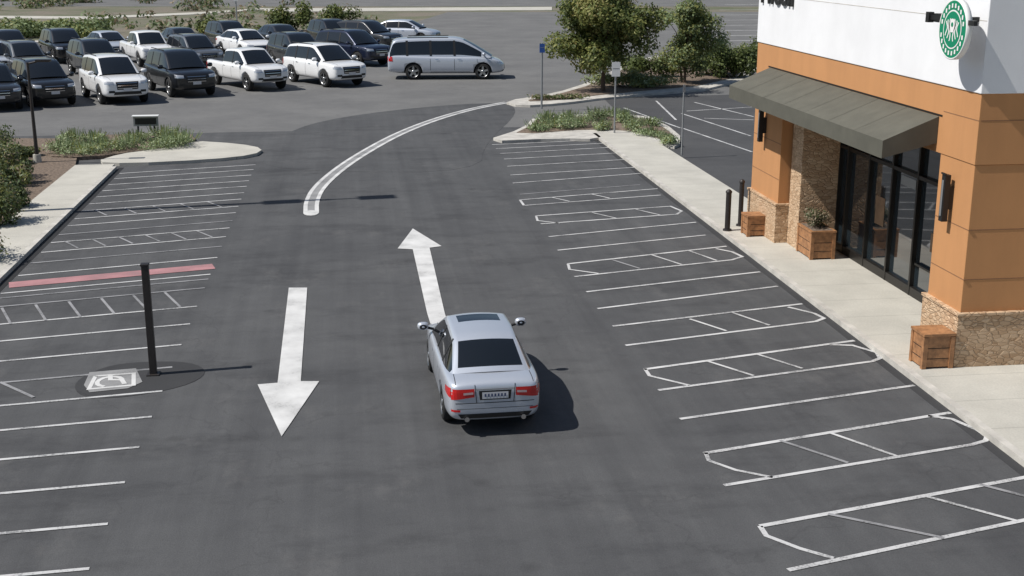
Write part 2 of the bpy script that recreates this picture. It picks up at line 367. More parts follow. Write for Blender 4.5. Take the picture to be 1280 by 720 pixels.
# ---------------------------------------------------------------- cafe building
bld=empty('cafe_building',(13.03,24.57,0))
def bobj(mb,name,bevel=0):
    o=mb.obj(name,bevel=bevel); o.parent=bld; o.location=(-13.03,-24.57,0); return o
X0,Y0,Y1,XG=13.03,24.57,39.25,14.6
w=MB()
w.box(X0,32,Y0,Y1,4.62,6.12,M['orange']); 
w.box(X0+.02,XG+.1,Y0+.02,26.17,.13,4.618,M['orange'])
w.box(X0+.02,XG+.3,36.6,Y1,.13,4.618,M['orange'])
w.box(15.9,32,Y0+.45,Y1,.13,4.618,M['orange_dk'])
w.box(15.05,15.9,Y0+.1,Y0+.7,.13,4.617,M['orange'])
w.box(16.9,17.9,Y0+.1,Y0+.44,.13,4.617,M['orange'])
bobj(w,'orange_walls',.012)
w=MB(); w.box(X0-.03,32,Y0-.03,Y1+.03,6.123,9.6,M['whitew']); bobj(w,'white_parapet_wall',.015)
w=MB(); w.box(X0-.10,32.1,Y0-.10,Y1+.10,9.603,9.8,M['frame']); w.box(X0+.3,31.7,Y0+.3,Y1-.3,9.803,9.85,M['galv']); bobj(w,'roof_coping')
w=MB()
for (a,c,d,e) in ((X0-.06,XG+.14,Y0-.06,26.25),(X0-.06,XG+.2,36.52,Y1+.06),(16.82,17.98,Y0+.0,Y0+.5),(15.01,15.94,Y0+.04,Y0+.74)):
    w.box(a,c,d,e,.12,1.30,M['stone']); w.box(a-.03,c+.03,d-.03,e+.03,1.303,1.37,M['stone'])
w.box(X0+.35,XG-.05,35.6,36.5,.12,4.6,M['stone'])
bobj(w,'stone_bases',.01)
w=MB()
for z in (5.55,3.2,2.1):
    w.box(X0+(-.004 if z>4.6 else .014),X0+.1,Y0+.002,26.168,z,z+.018,M['orange_dk'])
    w.box(X0+.05,XG+.05,Y0+(-.004 if z>4.6 else .014),Y0+.1,z,z+.018,M['orange_dk'])
    if z<4.6: w.box(X0+.014,X0+.1,36.61,Y1-.002,z,z+.018,M['orange_dk'])
w.box(X0-.034,X0+.1,Y0,Y1,7.6,7.6+.015,M['kerb'])
bobj(w,'stucco_reveals')
w=MB(); w.box(XG+.06,XG+.08,26.17,36.6,.13,4.6,M['winglass'])
w.box(14.71,15.05,Y0+.5,Y0+.52,.2,4.6,M['winglass'])
bobj(w,'storefront_glass')
w=MB()
ys=[26.2,27.45,28.7,30.25,31.8,33.35,34.9]
for y in ys+[35.55]: w.box(XG-.06,XG+.1,y,y+.09,.13,4.55,M['frame'])
for z in (.13,3.25,4.45):
    for i in range(len(ys)):
        y2=(ys+[35.55])[i+1]; w.box(XG-.05,XG+.09,ys[i]+.093,y2-.003,z,z+(.24 if z<.2 else .10),M['frame'])
for y in (27.36,27.58): w.box(XG-.13,XG-.09,y,y+.04,.95,2.2,M['chrome'])
w.box(XG-.04,XG+.05,28.83,30.1,1.0,1.06,M['frame'])
bobj(w,'storefront_frames',.004)
w=MB()
cx_=XG+.052
def dec(y0,y1,z0,z1,m): w.poly([(cx_,y1,z0),(cx_,y0,z0),(cx_,y0,z1),(cx_,y1,z1)],m)
w.poly([(cx_,27.0+.13*math.cos(t*math.pi/10),2.0+.16*math.sin(t*math.pi/10)) for t in range(20)],M['signw'])
dec(27.85,28.1,1.95,2.25,M['signw']); dec(29.0,29.5,1.5,2.0,M['interior']); dec(32.4,33.0,1.5,2.3,M['interior']); dec(27.9,28.3,1.2,1.35,M['galv']); dec(30.6,31.5,2.9,3.15,M['galv'])
bobj(w,'window_decals')
w=MB(); ya,yb=26.35,37.95
pr=[(13.02,5.42),(11.75,4.90),(11.75,4.50),(11.79,4.50),(11.79,4.85),(13.02,5.36)]
for i in range(6):
    p,q=pr[i],pr[(i+1)%6]; w.poly([(p[0],ya,p[1]),(p[0],yb,p[1]),(q[0],yb,q[1]),(q[0],ya,q[1])],M['awn'])
for y in (ya,yb):
    w.poly([(p[0],y,p[1]) for p in (pr[0],pr[1],pr[2],(13.02,4.82))],M['awn'])
    w.poly([(p[0],y+(.02 if y==ya else -.02),p[1]) for p in (pr[0],pr[1],pr[2],(13.02,4.82))],M['awn'])
bobj(w,'awning')
w=MB()
for i in range(8):
    y=ya+.1+i*(yb-ya-.2)/7
    w.tube((13.0,y,4.8),(11.8,y,4.56),.02,.02,M['frame'],6); w.tube((13.0,y,5.32),(11.8,y,4.82),.02,.02,M['frame'],6)
w.box(X0-.003,X0+.03,ya-.15,yb+.15,5.423,5.47,M['frame'])
for i in range(1,7):
    y=ya+i*(yb-ya)/7; w.poly([(13.015,y-.012,5.4245),(11.752,y-.012,4.906),(11.752,y+.012,4.906),(13.015,y+.012,5.4245)],M['awn'])
bobj(w,'awning_frame')
def sconce(y,z):
    w=MB(); w.box(X0-.08,X0+.018,y-.07,y+.07,z-.25,z+.25,M['black']); w.box(X0-.22,X0-.083,y-.08,y+.08,z-.52,z+.52,M['black'])
    w.box(X0-.24,X0-.20,y-.10,y+.10,z+.523,z+.56,M['black']); w.box(X0-.235,X0-.222,y-.04,y+.04,z-.4,z+.4,M['galv'])
    bobj(w,'wall_lamp',.01)
sconce(25.45,3.75); sconce(38.1,3.6)
w=MB(); sy_,sz_,sX=24.95,7.42,12.45
def disc(x,r,mat,n=40,cy=0,cz=0,ry=1.0):
    w.poly([(x,sy_+cy+r*ry*math.cos(2*math.pi*t/n),sz_+cz+r*math.sin(2*math.pi*t/n)) for t in range(n)][::-1],mat)
w.lathe((sX,sy_,sz_),'x',[(0,.58),(-.012,.60),(.0,.62),(.12,.62),(.12,.0)],M['signw'],40)
disc(sX-.004,.585,M['green']); disc(sX-.008,.40,M['signw']); disc(sX-.012,.37,M['green'])
disc(sX-.016,.14,M['signw'],24,0,.08); disc(sX-.020,.05,M['green'],12,0,.10)
for s in (-1,1):
    for k in range(3):
        pts=[]
        for t in range(10):
            u=t/9; pts.append((s*(.09+.075*k+.035*math.sin(u*6+k)),.22-.03*k-u*(.46-.08*k)))
        for i in range(9):
            a,c=pts[i],pts[i+1]; q=[(sX-.016,sy_+a[0]-.019,sz_+a[1]),(sX-.016,sy_+a[0]+.019,sz_+a[1]),(sX-.016,sy_+c[0]+.019,sz_+c[1]),(sX-.016,sy_+c[0]-.019,sz_+c[1])]
            w.poly(q,M['signw'])
for t in range(22):
    a=2*math.pi*t/22
    if abs(math.sin(a))<.25: continue
    w.poly([(sX-.012,sy_+.487*math.cos(a)+dx,sz_+.487*math.sin(a)+dz) for dx,dz in ((-.03,-.045),(.03,-.045),(.03,.045),(-.03,.045))],M['signw'])
w.box(sX+.12,X0-.033,sy_-.05,sy_+.05,sz_+.15,sz_+.25,M['black']); w.box(sX+.04,X0-.033,sy_+.66,sy_+.98,sz_+.10,sz_+.28,M['black'])
w.box(sX+.02,sX+.10,sy_+.60,sy_+1.2,sz_+.14,sz_+.24,M['black']); w.box(sX-.02,sX+.10,sy_+1.1,sy_+1.25,sz_+.08,sz_+.30,M['black'])
w.box(sX+.02,sX+.10,sy_-.85,sy_-.60,sz_+.12,sz_+.22,M['black'])
bobj(w,'round_hanging_sign')
cu=bpy.data.curves.new('wall_lettering','FONT'); cu.body='Pwoon'; cu.size=1.05; cu.extrude=.03; cu.offset=.012
t=bpy.data.objects.new('wall_lettering',cu); scene.collection.objects.link(t); t.data.materials.append(M['black'])
t.rotation_euler=(math.radians(90),0,math.radians(-90)); t.parent=bld; t.location=(X0-.07-13.03,38.95-24.57,7.38)
# ---------------------------------------------------------------- foliage helpers
def leaves(mb,clumps,n,leaf,mats,up=.45):
    tot=sum(c[3]*c[4]*c[5] for c in clumps)
    for c in clumps:
        k=max(8,int(n*(c[3]*c[4]*c[5])/tot)); pref=random.random()
        for _ in range(k):
            d=Vector((random.gauss(0,1),random.gauss(0,1),random.gauss(0,1))).normalized()
            r=random.random()**.38*(1+random.gauss(0,.09))
            p=Vector((c[0]+d.x*c[3]*r,c[1]+d.y*c[4]*r,c[2]+d.z*c[5]*r))
            if p.z<.05: p.z=.05+random.random()*.1
            nrm=(d*.8+Vector((random.gauss(0,.5),random.gauss(0,.5),random.gauss(up,.5)))).normalized()
            a=nrm.orthogonal().normalized(); a.rotate(Matrix.Rotation(random.random()*6.28,3,nrm)); e=nrm.cross(a)
            s=leaf*(.6+random.random()*.8)
            x=random.random()*.55+pref*.45
            m=mats[min(len(mats)-1,int(x*len(mats)))]
            mb.poly([p-a*s,p-e*s*.5,p+a*s,p+e*s*.5],m)
# ---------------------------------------------------------------- small street furniture by the cafe
def crate(name,x,y,sx_,sy2,h,rot=0,plant=0):
    w=MB(); w.box(-sx_/2,sx_/2,-sy2/2,sy2/2,.04,h,M['wood']); w.box(-sx_/2-.03,sx_/2+.03,-sy2/2-.03,sy2/2+.03,h+.003,h+.06,M['wood'])
    for a in (-1,1):
        for c in (-1,1): w.box(a*(sx_/2-.03)-.05,a*(sx_/2-.03)+.05,c*(sy2/2-.03)-.05,c*(sy2/2-.03)+.05,0,h-.02,M['wood'])
    for kz in (.3,.62):
        w.box(-sx_/2-.004,-sx_/2+.02,-sy2/2+.09,sy2/2-.09,h*kz,h*kz+.015,M['seam']); w.box(-sx_/2+.09,sx_/2-.09,-sy2/2-.004,-sy2/2+.02,h*kz,h*kz+.015,M['seam'])
    if plant:
        w.box(-sx_/2+.05,sx_/2-.05,-sy2/2+.05,sy2/2-.05,h+.05,h+.066,M['mulch'])
    o=w.obj(name); o.location=(x,y,CZ); o.rotation_euler=(0,0,rot)
    if plant:
        q=MB(); random.seed(91); cl=[(random.uniform(-.2,.2),random.uniform(-.35,.35),h+random.uniform(.15,.45),.2,.24,.22) for _ in range(8)]
        for c in cl: q.tube((c[0]*.3,c[1]*.3,h),c[:3],.012,.005,M['bark'],5,cap=False)
        leaves(q,cl,1500,.035,[M['brush'],M['leafd'],M['brush'],M['sage_d']]); p=q.obj('dry_plant'); p.parent=o
    return o
x,y=G(1163,455,CZ); crate('wooden_planter_box',x,y,.68,.62,.74)
x,y=G(942,293,CZ); crate('wooden_planter_box',x,y,.62,.62,.62)
x,y=G(1024,322,CZ); crate('wooden_planter_box',x,y+.35,.72,1.15,.80,0,1)
for (px,py,h,r) in ((909,288,1.25,.09),(925,282,1.45,.08)):
    x,y=G(px,py,CZ); w=MB(); w.tube((0,0,0),(0,0,h),r,r,M['post'],14); w.lathe((0,0,h),'z',[(0,r+.015),(.05,r+.015),(.10,r*.6),(.12,0.001)],M['post'],14); w.tube((0,0,0),(0,0,.05),r+.06,r+.05,M['post'],14)
    o=w.obj('bollard'); o.location=(x,y,CZ)
# ---------------------------------------------------------------- posts, signs and lamps
def pole_h(px,py_base,py_top,z0=0):
    X,Y=G(px,py_base,z0)
    yc=360-py_top; W=yc*st+F*ct; xc=px-640
    dy=-sa*xc+ca*W; dz=yc*ct-F*st; t=Y/dy
    return X,Y,H+dz*t-z0
X,Y,h=pole_h(192,468,332)
w=MB(); w.box(-.075,.075,-.075,.075,0,h,M['post']); w.box(-.09,.09,-.09,.09,h+.003,h+.05,M['post']); w.box(-.14,.14,-.14,.14,0,.03,M['post'])
w.box(-.078,.078,-.02,.02,h-.5,h-.3,M['trim'])
o=w.obj('steel_post',bevel=.01); o.location=(X,Y,.004)
def signpost(name,px,pyb,pyt,pw,ph,mat,r=.035,z0=CZ):
    X,Y,h=pole_h(px,pyb,pyt,z0)
    w=MB(); w.tube((0,0,0),(0,0,h),r,r,M['galv'],8)
    if pw: 
        w.box(-pw/2,pw/2,-r-.02,-r-.005,h-ph-.02,h-.02,mat); w.box(-pw/2+.05,pw/2-.05,-r-.024,-r-.0201,h-ph*.5,h-ph*.45,M['galv'])
    o=w.obj(name); o.location=(X,Y,z0); return o
signpost('parking_sign',768,166,77,.42,.7,M['signw'],.045)
signpost('accessible_parking_sign',677,136,54,.3,.5,M['blue'],.06)
signpost('accessible_parking_sign',852,194,106,.12,.3,M['galv'],.04)
signpost('traffic_sign',297,42,-6,.5,.6,M['signw'],.07,0)
X,Y=G(184,174,.1); w=MB()
w.box(-.58,.58,-.05,.05,.62,1.08,M['galv']); w.box(-.5,.5,-.056,-.051,.7,1.0,M['black']); w.box(-.42,-.34,-.04,.04,0,.617,M['black']); w.box(.34,.42,-.04,.04,0,.617,M['black'])
w.box(-.62,.62,-.2,.2,1.083,1.13,M['signw'])
o=w.obj('monument_sign',bevel=.01); o.location=(X,Y,.12)
X,Y,h=pole_h(47,203,78,.1)
w=MB(); w.tube((0,0,0),(0,0,h),.085,.05,M['post'],10); w.tube((0,0,0),(0,0,.35),.18,.16,M['conc'],14); w.tube((0,0,h-.05),(.45,0,h+.05),.04,.04,M['post'],8); w.box(.35,.95,-.16,.16,h+.02,h+.12,M['post'])
o=w.obj('street_lamp'); o.location=(X,Y,.1)
LX,LY=-14.2,44.25; LH=(14.2-.9)*math.tan(math.radians(SUN_EL))
w=MB(); w.tube((0,0,0),(0,0,.75),.36,.34,M['conc'],20); w.tube((0,0,.75),(0,0,LH),.16,.12,M['post'],14)
d=(math.cos(math.radians(7.2)),math.sin(math.radians(7.2)))
w.tube((-1.75*d[0],-1.75*d[1],LH),(1.75*d[0],1.75*d[1],LH),.07,.07,M['post'],8)
for s_ in (-1,1):
    c=Vector((s_*1.75*d[0],s_*1.75*d[1],0))
    q=[]
    for zz in (LH-.08,LH+.16):
        q.append([(c.x+a*.62*d[0]-k*.36*d[1],c.y+a*.62*d[1]+k*.36*d[0],zz) for a,k in ((-1,-1),(1,-1),(1,1),(-1,1))])
    w.grid(q,M['post'],False,closed=True); w.poly(q[1],M['post']); w.poly(q[0][::-1],M['post'])
o=w.obj('street_lamp'); o.location=(LX,LY,.1)
# ---------------------------------------------------------------- planting
def tree(name,X,Y,z0,crx,crz,czc,nclump,nleaf,leaf,mats,seed,trunk_r=.14,multi=1,cs=(.20,.36)):
    random.seed(seed); mb=MB(); cl=[]
    for i in range(nclump):
        d=Vector((random.gauss(0,1),random.gauss(0,1),random.gauss(0,1))).normalized(); r=random.random()**.5*.86
        s=random.uniform(*cs)*crx
        cl.append((d.x*crx*r,d.y*crx*r,czc+d.z*crz*r,s*random.uniform(.8,1.3),s*random.uniform(.8,1.3),s*random.uniform(.6,.95)))
    for k in range(multi):
        off=Vector((random.uniform(-.3,.3),random.uniform(-.3,.3),0))*(multi>1)
        top=Vector((random.uniform(-.3,.3)+off.x*3,random.uniform(-.3,.3)+off.y*3,czc*.75)); prev=off.copy(); pr_=trunk_r
        for s in range(1,5):
            q=off.lerp(top,s/4)+Vector((random.uniform(-.08,.08),random.uniform(-.08,.08),0)); r2=trunk_r*(1-.16*s)
            mb.tube(prev,q,pr_,r2,M['bark'],9,cap=False); prev=q; pr_=r2
    for c in cl[:26]:
        a=Vector((0,0,random.uniform(.45,.8)*czc)); e=Vector(c[:3]); mid=a.lerp(e,.55)+Vector((0,0,.25))
        mb.tube(a,mid,trunk_r*.4,trunk_r*.24,M['bark'],6,cap=False); mb.tube(mid,e,trunk_r*.24,.015,M['bark'],5,cap=False)
    leaves(mb,cl,nleaf,leaf,mats)
    o=mb.obj(name); o.location=(X,Y,z0); return o
def bush(name,X,Y,z0,rx,ry,rz,n,leaf,mats,seed,k=9):
    random.seed(seed); mb=MB(); cl=[]
    for i in range(k):
        cl.append((random.uniform(-.65,.65)*rx,random.uniform(-.65,.65)*ry,rz*random.uniform(.3,.75),rx*random.uniform(.25,.5),ry*random.uniform(.25,.5),rz*random.uniform(.3,.5)))
        mb.tube((cl[-1][0]*.3,cl[-1][1]*.3,0),cl[-1][:3],.03,.01,M['bark'],5,cap=False)
    leaves(mb,cl,n,leaf,mats); o=mb.obj(name); o.location=(X,Y,z0); return o
def mounds(name,spots,z0,mats,seed,n=700):
    # low rounded perennials: soft leaf mound with a few upright seed stalks
    random.seed(seed); mb=MB(); ox,oy=spots[0][:2]
    for (x,y,r,h) in spots:
        x-=ox;y-=oy; cl=[]
        for _ in range(5):
            q=random.uniform(.35,.6)*r; cl.append((x+random.uniform(-.55,.55)*r,y+random.uniform(-.55,.55)*r,h*random.uniform(.25,.5),q,q,h*random.uniform(.35,.5)))
        leaves(mb,cl,n,.055,mats,.7)
        for _ in range(60):
            a=random.random()*6.283; l=random.random(); p=Vector((x+math.cos(a)*r*.6*l,y+math.sin(a)*r*.6*l,h*.35)); t_=p+Vector((math.cos(a)*.25*l,math.sin(a)*.25*l,h*random.uniform(.4,.75)))
            s=Vector((.016,.010,0)); m=random.choice(mats); mb.poly([p-s,p+s,t_+s*.5,t_-s*.5],m)
    o=mb.obj(name); o.location=(ox,oy,z0); return o
gm=[M['leafd'],M['leafm'],M['leafm'],M['leafl']]
x,y=G(754,117); tree('tree',x,y,.15,3.25,2.9,4.1,62,32000,.12,[M['leafd'],M['leafm'],M['leafm'],M['leafl'],M['leafl'],M['leafy']],11,.17,1,(.24,.40))
x,y=G(856,106); tree('tree',x,y,.15,2.5,3.0,3.1,48,14000,.10,[M['sage_d'],M['leafm'],M['leafl'],M['sage_m'],M['sage_m']],12,.10,3)
x,y=G(812,100); bush('shrub',x,y,.15,2.4,1.5,1.5,4200,.10,gm,13)
x,y=G(915,99); bush('shrub',x,y,.15,2.2,1.8,2.5,5600,.11,gm,14)
x,y=G(890,96); bush('shrub',x,y,.15,2.0,1.8,2.2,4600,.10,[M['sage_d'],M['leafm'],M['sage_m']],19)
x,y=G(955,92); bush('shrub',x,y,.15,2.2,1.8,2.8,4600,.11,gm,15)
x,y=G(790,112); bush('ground_cover',x,y,.15,3.2,1.2,1.0,4600,.08,[M['sage_d'],M['sage_m'],M['leafl'],M['sage_l']],17,14)
x,y=G(700,127); bush('ground_cover',x,y,.15,2.4,.7,.3,1100,.07,[M['sage_d'],M['leafm'],M['brush']],18,12)
sg=[M['sage_d'],M['sage_m'],M['sage_m'],M['sage_l'],M['leafl']]
sp=[(*G(px,py),random.uniform(.7,1.1),random.uniform(.45,.75)) for px,py in ((670,166),(694,164),(722,163),(752,165),(790,167),(814,174),(832,183),(684,156),(712,154),(745,154),(782,156),(812,161),(765,149))]
mounds('ornamental_grass',sp,.14,sg,21)
sp=[(*G(px,py),random.uniform(.75,1.2),random.uniform(.5,.85)) for px,py in ((80,194),(104,196),(126,194),(160,190),(196,189),(222,187),(92,184),(118,182),(172,181),(204,179),(232,183))]
mounds('ornamental_grass',sp,.14,sg,22)
for i,(px,py,rx,rz) in enumerate([(4,264,.95,1.1),(-14,285,1.2,1.4),(18,234,1.0,.9),(-8,225,1.4,1.4),(8,208,1.1,.9),(-25,250,1.4,1.6),(-45,330,1.5,1.4),(34,197,.7,.4),(-30,200,2,1.5)]):
    x,y=G(px,py); bush('shrub',x,y,.1,rx,rx,rz,3600,.065,[M['leafd'],M['leafm'],M['sage_d'],M['leafl'],M['brush']],30+i)
x,y=G(30,50); random.seed(50)
mb=MB(); cl=[(random.uniform(-16,6),random.uniform(-3,6),random.uniform(.4,1.1),random.uniform(1,2),random.uniform(1,2),random.uniform(.5,.9)) for _ in range(60)]
leaves(mb,cl,14000,.20,[M['sage_d'],M['leafm'],M['sage_m'],M['leafl']]); o=mb.obj('hedge'); o.location=(x,y+5,0)
mb=MB(); cl=[]
for _ in range(46):
    px=random.uniform(95,470); py=random.uniform(18,42); X,Y=G(px,py); s=random.uniform(.5,1.3); cl.append((X,Y,s*.4,s*1.5,s*1.5,s*.6))
for _ in range(36):
    px=random.uniform(-150,470); py=random.uniform(-8,14); X,Y=G(px,py); s=random.uniform(.8,2.0); cl.append((X,Y,s*.5,s*1.7,s*1.7,s*.7))
for _ in range(40):
    px=random.uniform(480,1000); py=random.uniform(-24,-8); X,Y=G(px,py); s=random.uniform(1,2.2); cl.append((X,Y,s*.5,s*2,s*2,s*.7))
leaves(mb,cl,15000,.30,[M['leafd'],M['brush'],M['sage_d'],M['leafm'],M['brush']]); mb.obj('background_brush')
x,y=G(262,46); bush('shrub',x,y,0,2.4,2,1.9,1800,.2,gm,61)
x,y=G(362,38); bush('shrub',x,y,0,3,2,2.8,2600,.18,gm,62)
x,y=G(425,34); bush('shrub',x,y,0,2.6,2,2.2,1800,.18,gm,63)
# ---------------------------------------------------------------- vehicles
def body_mesh(S,wy,wr,wx):
    rings=[]
    for (y,w_,z0,zt) in S:
        Hh=zt-z0
        half=[(0,z0),(.78*w_,z0),(.955*w_,z0+.07),(w_*.995,z0+.30*Hh),(w_,z0+.55*Hh),(.985*w_,zt-.15*Hh),(.955*w_,zt-.05*Hh),(.86*w_,zt-.005),(.5*w_,zt+.018),(0,zt+.025)]
        ring=[(x,y,z) for x,z in half]+[(-x,y,z) for x,z in half[-2:0:-1]]
        rings.append(ring)
    q=MB(); q.grid(rings,M['trim'],True,closed=True); q.poly(rings[0][::-1] ,M['trim']); q.poly(rings[-1],M['trim'])
    me=bpy.data.meshes.new('tmp'); me.from_pydata(q.v,[],q.f)
    bm=bmesh.new(); bm.from_mesh(me); bmesh.ops.remove_doubles(bm,verts=bm.verts,dist=1e-5); bmesh.ops.recalc_face_normals(bm,faces=bm.faces); bm.to_mesh(me); bm.free()
    o=bpy.data.objects.new('tmp',me); scene.collection.objects.link(o)
    s=o.modifiers.new('s','SUBSURF'); s.levels=2; s.render_levels=2
    c=MB()
    for y in wy:
        for sgn in (-1,1): c.tube((sgn*(wx-.34),y,wr[1]),(sgn*(wx+.4),y,wr[1]),wr[0]+.055,wr[0]+.055,M['trim'],28)
    cm=bpy.data.meshes.new('cut'); cm.from_pydata(c.v,[],c.f); bm=bmesh.new(); bm.from_mesh(cm); bmesh.ops.remove_doubles(bm,verts=bm.verts,dist=1e-5); bmesh.ops.recalc_face_normals(bm,faces=bm.faces); bm.to_mesh(cm); bm.free()
    co=bpy.data.objects.new('cut',cm); scene.collection.objects.link(co)
    bo=o.modifiers.new('b','BOOLEAN'); bo.operation='DIFFERENCE'; bo.object=co; bo.solver='EXACT'
    bpy.context.view_layer.update()
    dg=bpy.context.evaluated_depsgraph_get(); r=bpy.data.meshes.new_from_object(o.evaluated_get(dg))
    bpy.data.objects.remove(o); bpy.data.objects.remove(co)
    return r
def greenhouse(mb,prof,zb,wb,pm,n=6,sunroof=None):
    P_=[Vector(p) for p in prof]; rows=[]; tags=[]
    ext=[P_[0]*2-P_[1]]+P_+[P_[-1]*2-P_[-2]]
    for i in range(len(P_)-1):
        for k in range(n):
            t=k/n; a,b_,c,d=ext[i:i+4]
            v=.5*((2*b_)+(c-a)*t+(2*a-5*b_+4*c-d)*t*t+(3*b_-a-3*c+d)*t**3)
            if i in (0,len(P_)-2): v=v.lerp(b_.lerp(c,t),.6)
            rows.append(v); tags.append((i,k))
    rows.append(P_[-1])
    qs=[0,.16,.35,.55,.75,.88,.96]; us=[-.97,-.88,-.7,-.45,-.2,0,.2,.45,.7,.88,.97]
    R=[]
    for v in rows:
        y,z,w_=v; row=[]; H_=max(z-zb,.0)
        def side(q,s):
            x=wb+(w_-wb)*(q**1.15); return (s*x,y,zb-.06+(z-zb+.06)*q*.985)
        for q in qs: row.append(side(q,-1))
        for u in us:
            bulge=.10*(1-u*u)*(1 if y>0 else -1)*(1-min(1,H_/(max(p[1] for p in prof)-zb))**3)
            row.append((u*w_,y+bulge,z+.045*(1-u*u)))
        for q in qs[::-1]: row.append(side(q,1))
        R.append(row)
    last=len(P_)-2; nq=len(qs)
    def mf(i,j):
        seg,k=tags[i]
        zz=min(rows[i].y,rows[min(i+1,len(rows)-1)].y)
        if 1<=j<=4 or nq+len(us)+1<=j<=nq+len(us)+4:
            if zz-zb>.10: return M['glass']
        if nq+1<=j<=nq+len(us)-3:
            if seg==0 and 0<k: return M['glass']
            if seg==last and k<n and k>=0: return M['glass']
            if sunroof and sunroof[0]<=rows[i].x<=sunroof[1] and nq+2<=j<=nq+len(us)-4: return M['glass']
        return pm
    mb.grid(R,pm,True,matf=mf)
def wheel(mb,x,y,r,s,wid=.22):
    o=s
    mb.lathe((x,y,r),'x',[(o*0,r*.66),(o*.0,r*.92),(-o*.03,r),(-o*(wid-.03),r),(-o*wid,r*.92),(-o*wid,.01)],M['rubber'],28)
    mb.lathe((x,y,r),'x',[(o*.004,r*.70),(-o*.01,r*.64),(-o*.07,r*.60),(-o*.075,.01)],M['rim'],28,matf=lambda i,j:M['rim'] if i<1 else M['trim'])
    for k in range(5):
        a=2*math.pi*k/5+.3; ca_,sa_=math.cos(a),math.sin(a)
        q=[]
        for rr,hw in ((.02,.055),(r*.64,.035)):
            q.append([(x-o*.015,y+ca_*rr-sa_*hw,r+sa_*rr+ca_*hw),(x-o*.015,y+ca_*rr+sa_*hw,r+sa_*rr-ca_*hw)])
        mb.poly([q[0][0],q[0][1],q[1][1],q[1][0]],M['rim'])
    mb.lathe((x,y,r),'x',[(o*.0,.0005),(o*.0,.06),(-o*.03,.065)],M['rim'],12)
def patcher(mb,bvh):
    def patch(axis,c,mat,nx=8,nz=4,off=.006):
        d={'y-':Vector((0,1,0)),'y+':Vector((0,-1,0)),'x+':Vector((-1,0,0)),'x-':Vector((1,0,0)),'z':Vector((0,0,-1))}[axis]
        rows=[]
        for i in range(nz+1):
            v=i/nz; row=[]
            for j in range(nx+1):
                u=j/nx
                a=(c[0][0]*(1-u)+c[1][0]*u)*(1-v)+(c[3][0]*(1-u)+c[2][0]*u)*v
                e=(c[0][1]*(1-u)+c[1][1]*u)*(1-v)+(c[3][1]*(1-u)+c[2][1]*u)*v
                if axis[0]=='y': o=Vector((a,0,e))
                elif axis[0]=='x': o=Vector((0,a,e))
                else: o=Vector((a,e,0))
                h=bvh.ray_cast(o-d*8,d)
                row.append(None if h[0] is None else h[0]-d*off)
            rows.append(row)
        for i in range(nz):
            for j in range(nx):
                q=[rows[i][j],rows[i][j+1],rows[i+1][j+1],rows[i+1][j]]
                if all(p is not None for p in q):
                    dd=max((q[0]-q[2]).length,(q[1]-q[3]).length)
                    if dd<.7: mb.poly(q,mat,True)
    return patch
TYPES={
 'sedan':dict(S=[(-2.36,.62,.42,.86),(-2.33,.78,.32,.95),(-2.20,.86,.25,1.0),(-1.75,.895,.21,1.015),(-1.0,.91,.2,.975),(0,.912,.2,.95),(.9,.91,.2,.955),(1.3,.905,.2,.93),(1.9,.875,.2,.85),(2.2,.80,.22,.76),(2.36,.62,.30,.62)],
   gh=[(-1.84,1.00,.71),(-1.10,1.355,.60),(-.55,1.425,.595),(.1,1.43,.595),(.52,1.37,.60),(1.28,.965,.73)],zb=.95,wb=.845,wy=(-1.38,1.42),wr=.335,wx=.90,
   fl=(.60,.72),fg=(.45,.68),rl=(.72,.90),pill=[(-.12,-.04),(-.98,-.9)],doors=[1.0,-.08,-1.12]),
 'suv':dict(S=[(-2.38,.70,.5,1.0),(-2.34,.84,.38,1.12),(-2.15,.92,.31,1.16),(-1.4,.945,.29,1.12),(0,.95,.29,1.08),(.9,.95,.29,1.09),(1.25,.945,.29,1.1),(1.95,.92,.3,1.06),(2.25,.85,.33,.98),(2.38,.70,.42,.84)],
   gh=[(-2.24,1.12,.78),(-2.0,1.60,.69),(-1.5,1.71,.67),(-.5,1.755,.67),(.35,1.69,.67),(1.22,1.12,.78)],zb=1.08,wb=.87,wy=(-1.40,1.45),wr=.38,wx=.94,
   fl=(.80,.93),fg=(.62,.92),rl=(.9,1.1),pill=[(-.12,-.03),(-1.15,-1.05)],doors=[1.05,-.08,-1.15]),
 'van':dict(S=[(-2.58,.78,.42,.98),(-2.55,.90,.32,1.06),(-2.35,.96,.27,1.08),(-1.4,.985,.24,1.04),(0,.99,.24,1.0),(1.0,.985,.24,1.0),(1.75,.97,.24,.98),(2.15,.93,.25,.88),(2.45,.82,.28,.76),(2.58,.62,.36,.62)],
   gh=[(-2.50,1.05,.84),(-2.32,1.60,.76),(-1.8,1.73,.73),(-.3,1.77,.73),(.75,1.68,.72),(1.95,.97,.82)],zb=1.0,wb=.91,wy=(-1.45,1.60),wr=.35,wx=.97,
   fl=(.62,.76),fg=(.42,.62),rl=(.9,1.1),pill=[(.32,.42),(-.72,-.62),(-1.75,-1.65)],doors=[1.35,.35,-.7]),
 'pickup':dict(S=[(-2.7,.80,.55,1.08),(-2.67,.92,.48,1.16),(-2.4,.955,.42,1.18),(-1.0,.96,.36,1.16),(0,.96,.36,1.14),(1.2,.96,.36,1.16),(1.5,.955,.36,1.18),(2.2,.94,.38,1.14),(2.55,.88,.42,1.06),(2.7,.74,.5,.9)],
   gh=[(-.95,1.16,.78),(-.82,1.68,.70),(-.45,1.78,.68),(.2,1.81,.68),(.7,1.73,.68),(1.45,1.18,.79)],zb=1.15,wb=.88,wy=(-1.70,1.75),wr=.41,wx=.95,
   fl=(.86,1.02),fg=(.68,1.0),rl=(.85,1.1),pill=[(.18,.26)],doors=[1.2,.22,-.7]),
}
BODY={}
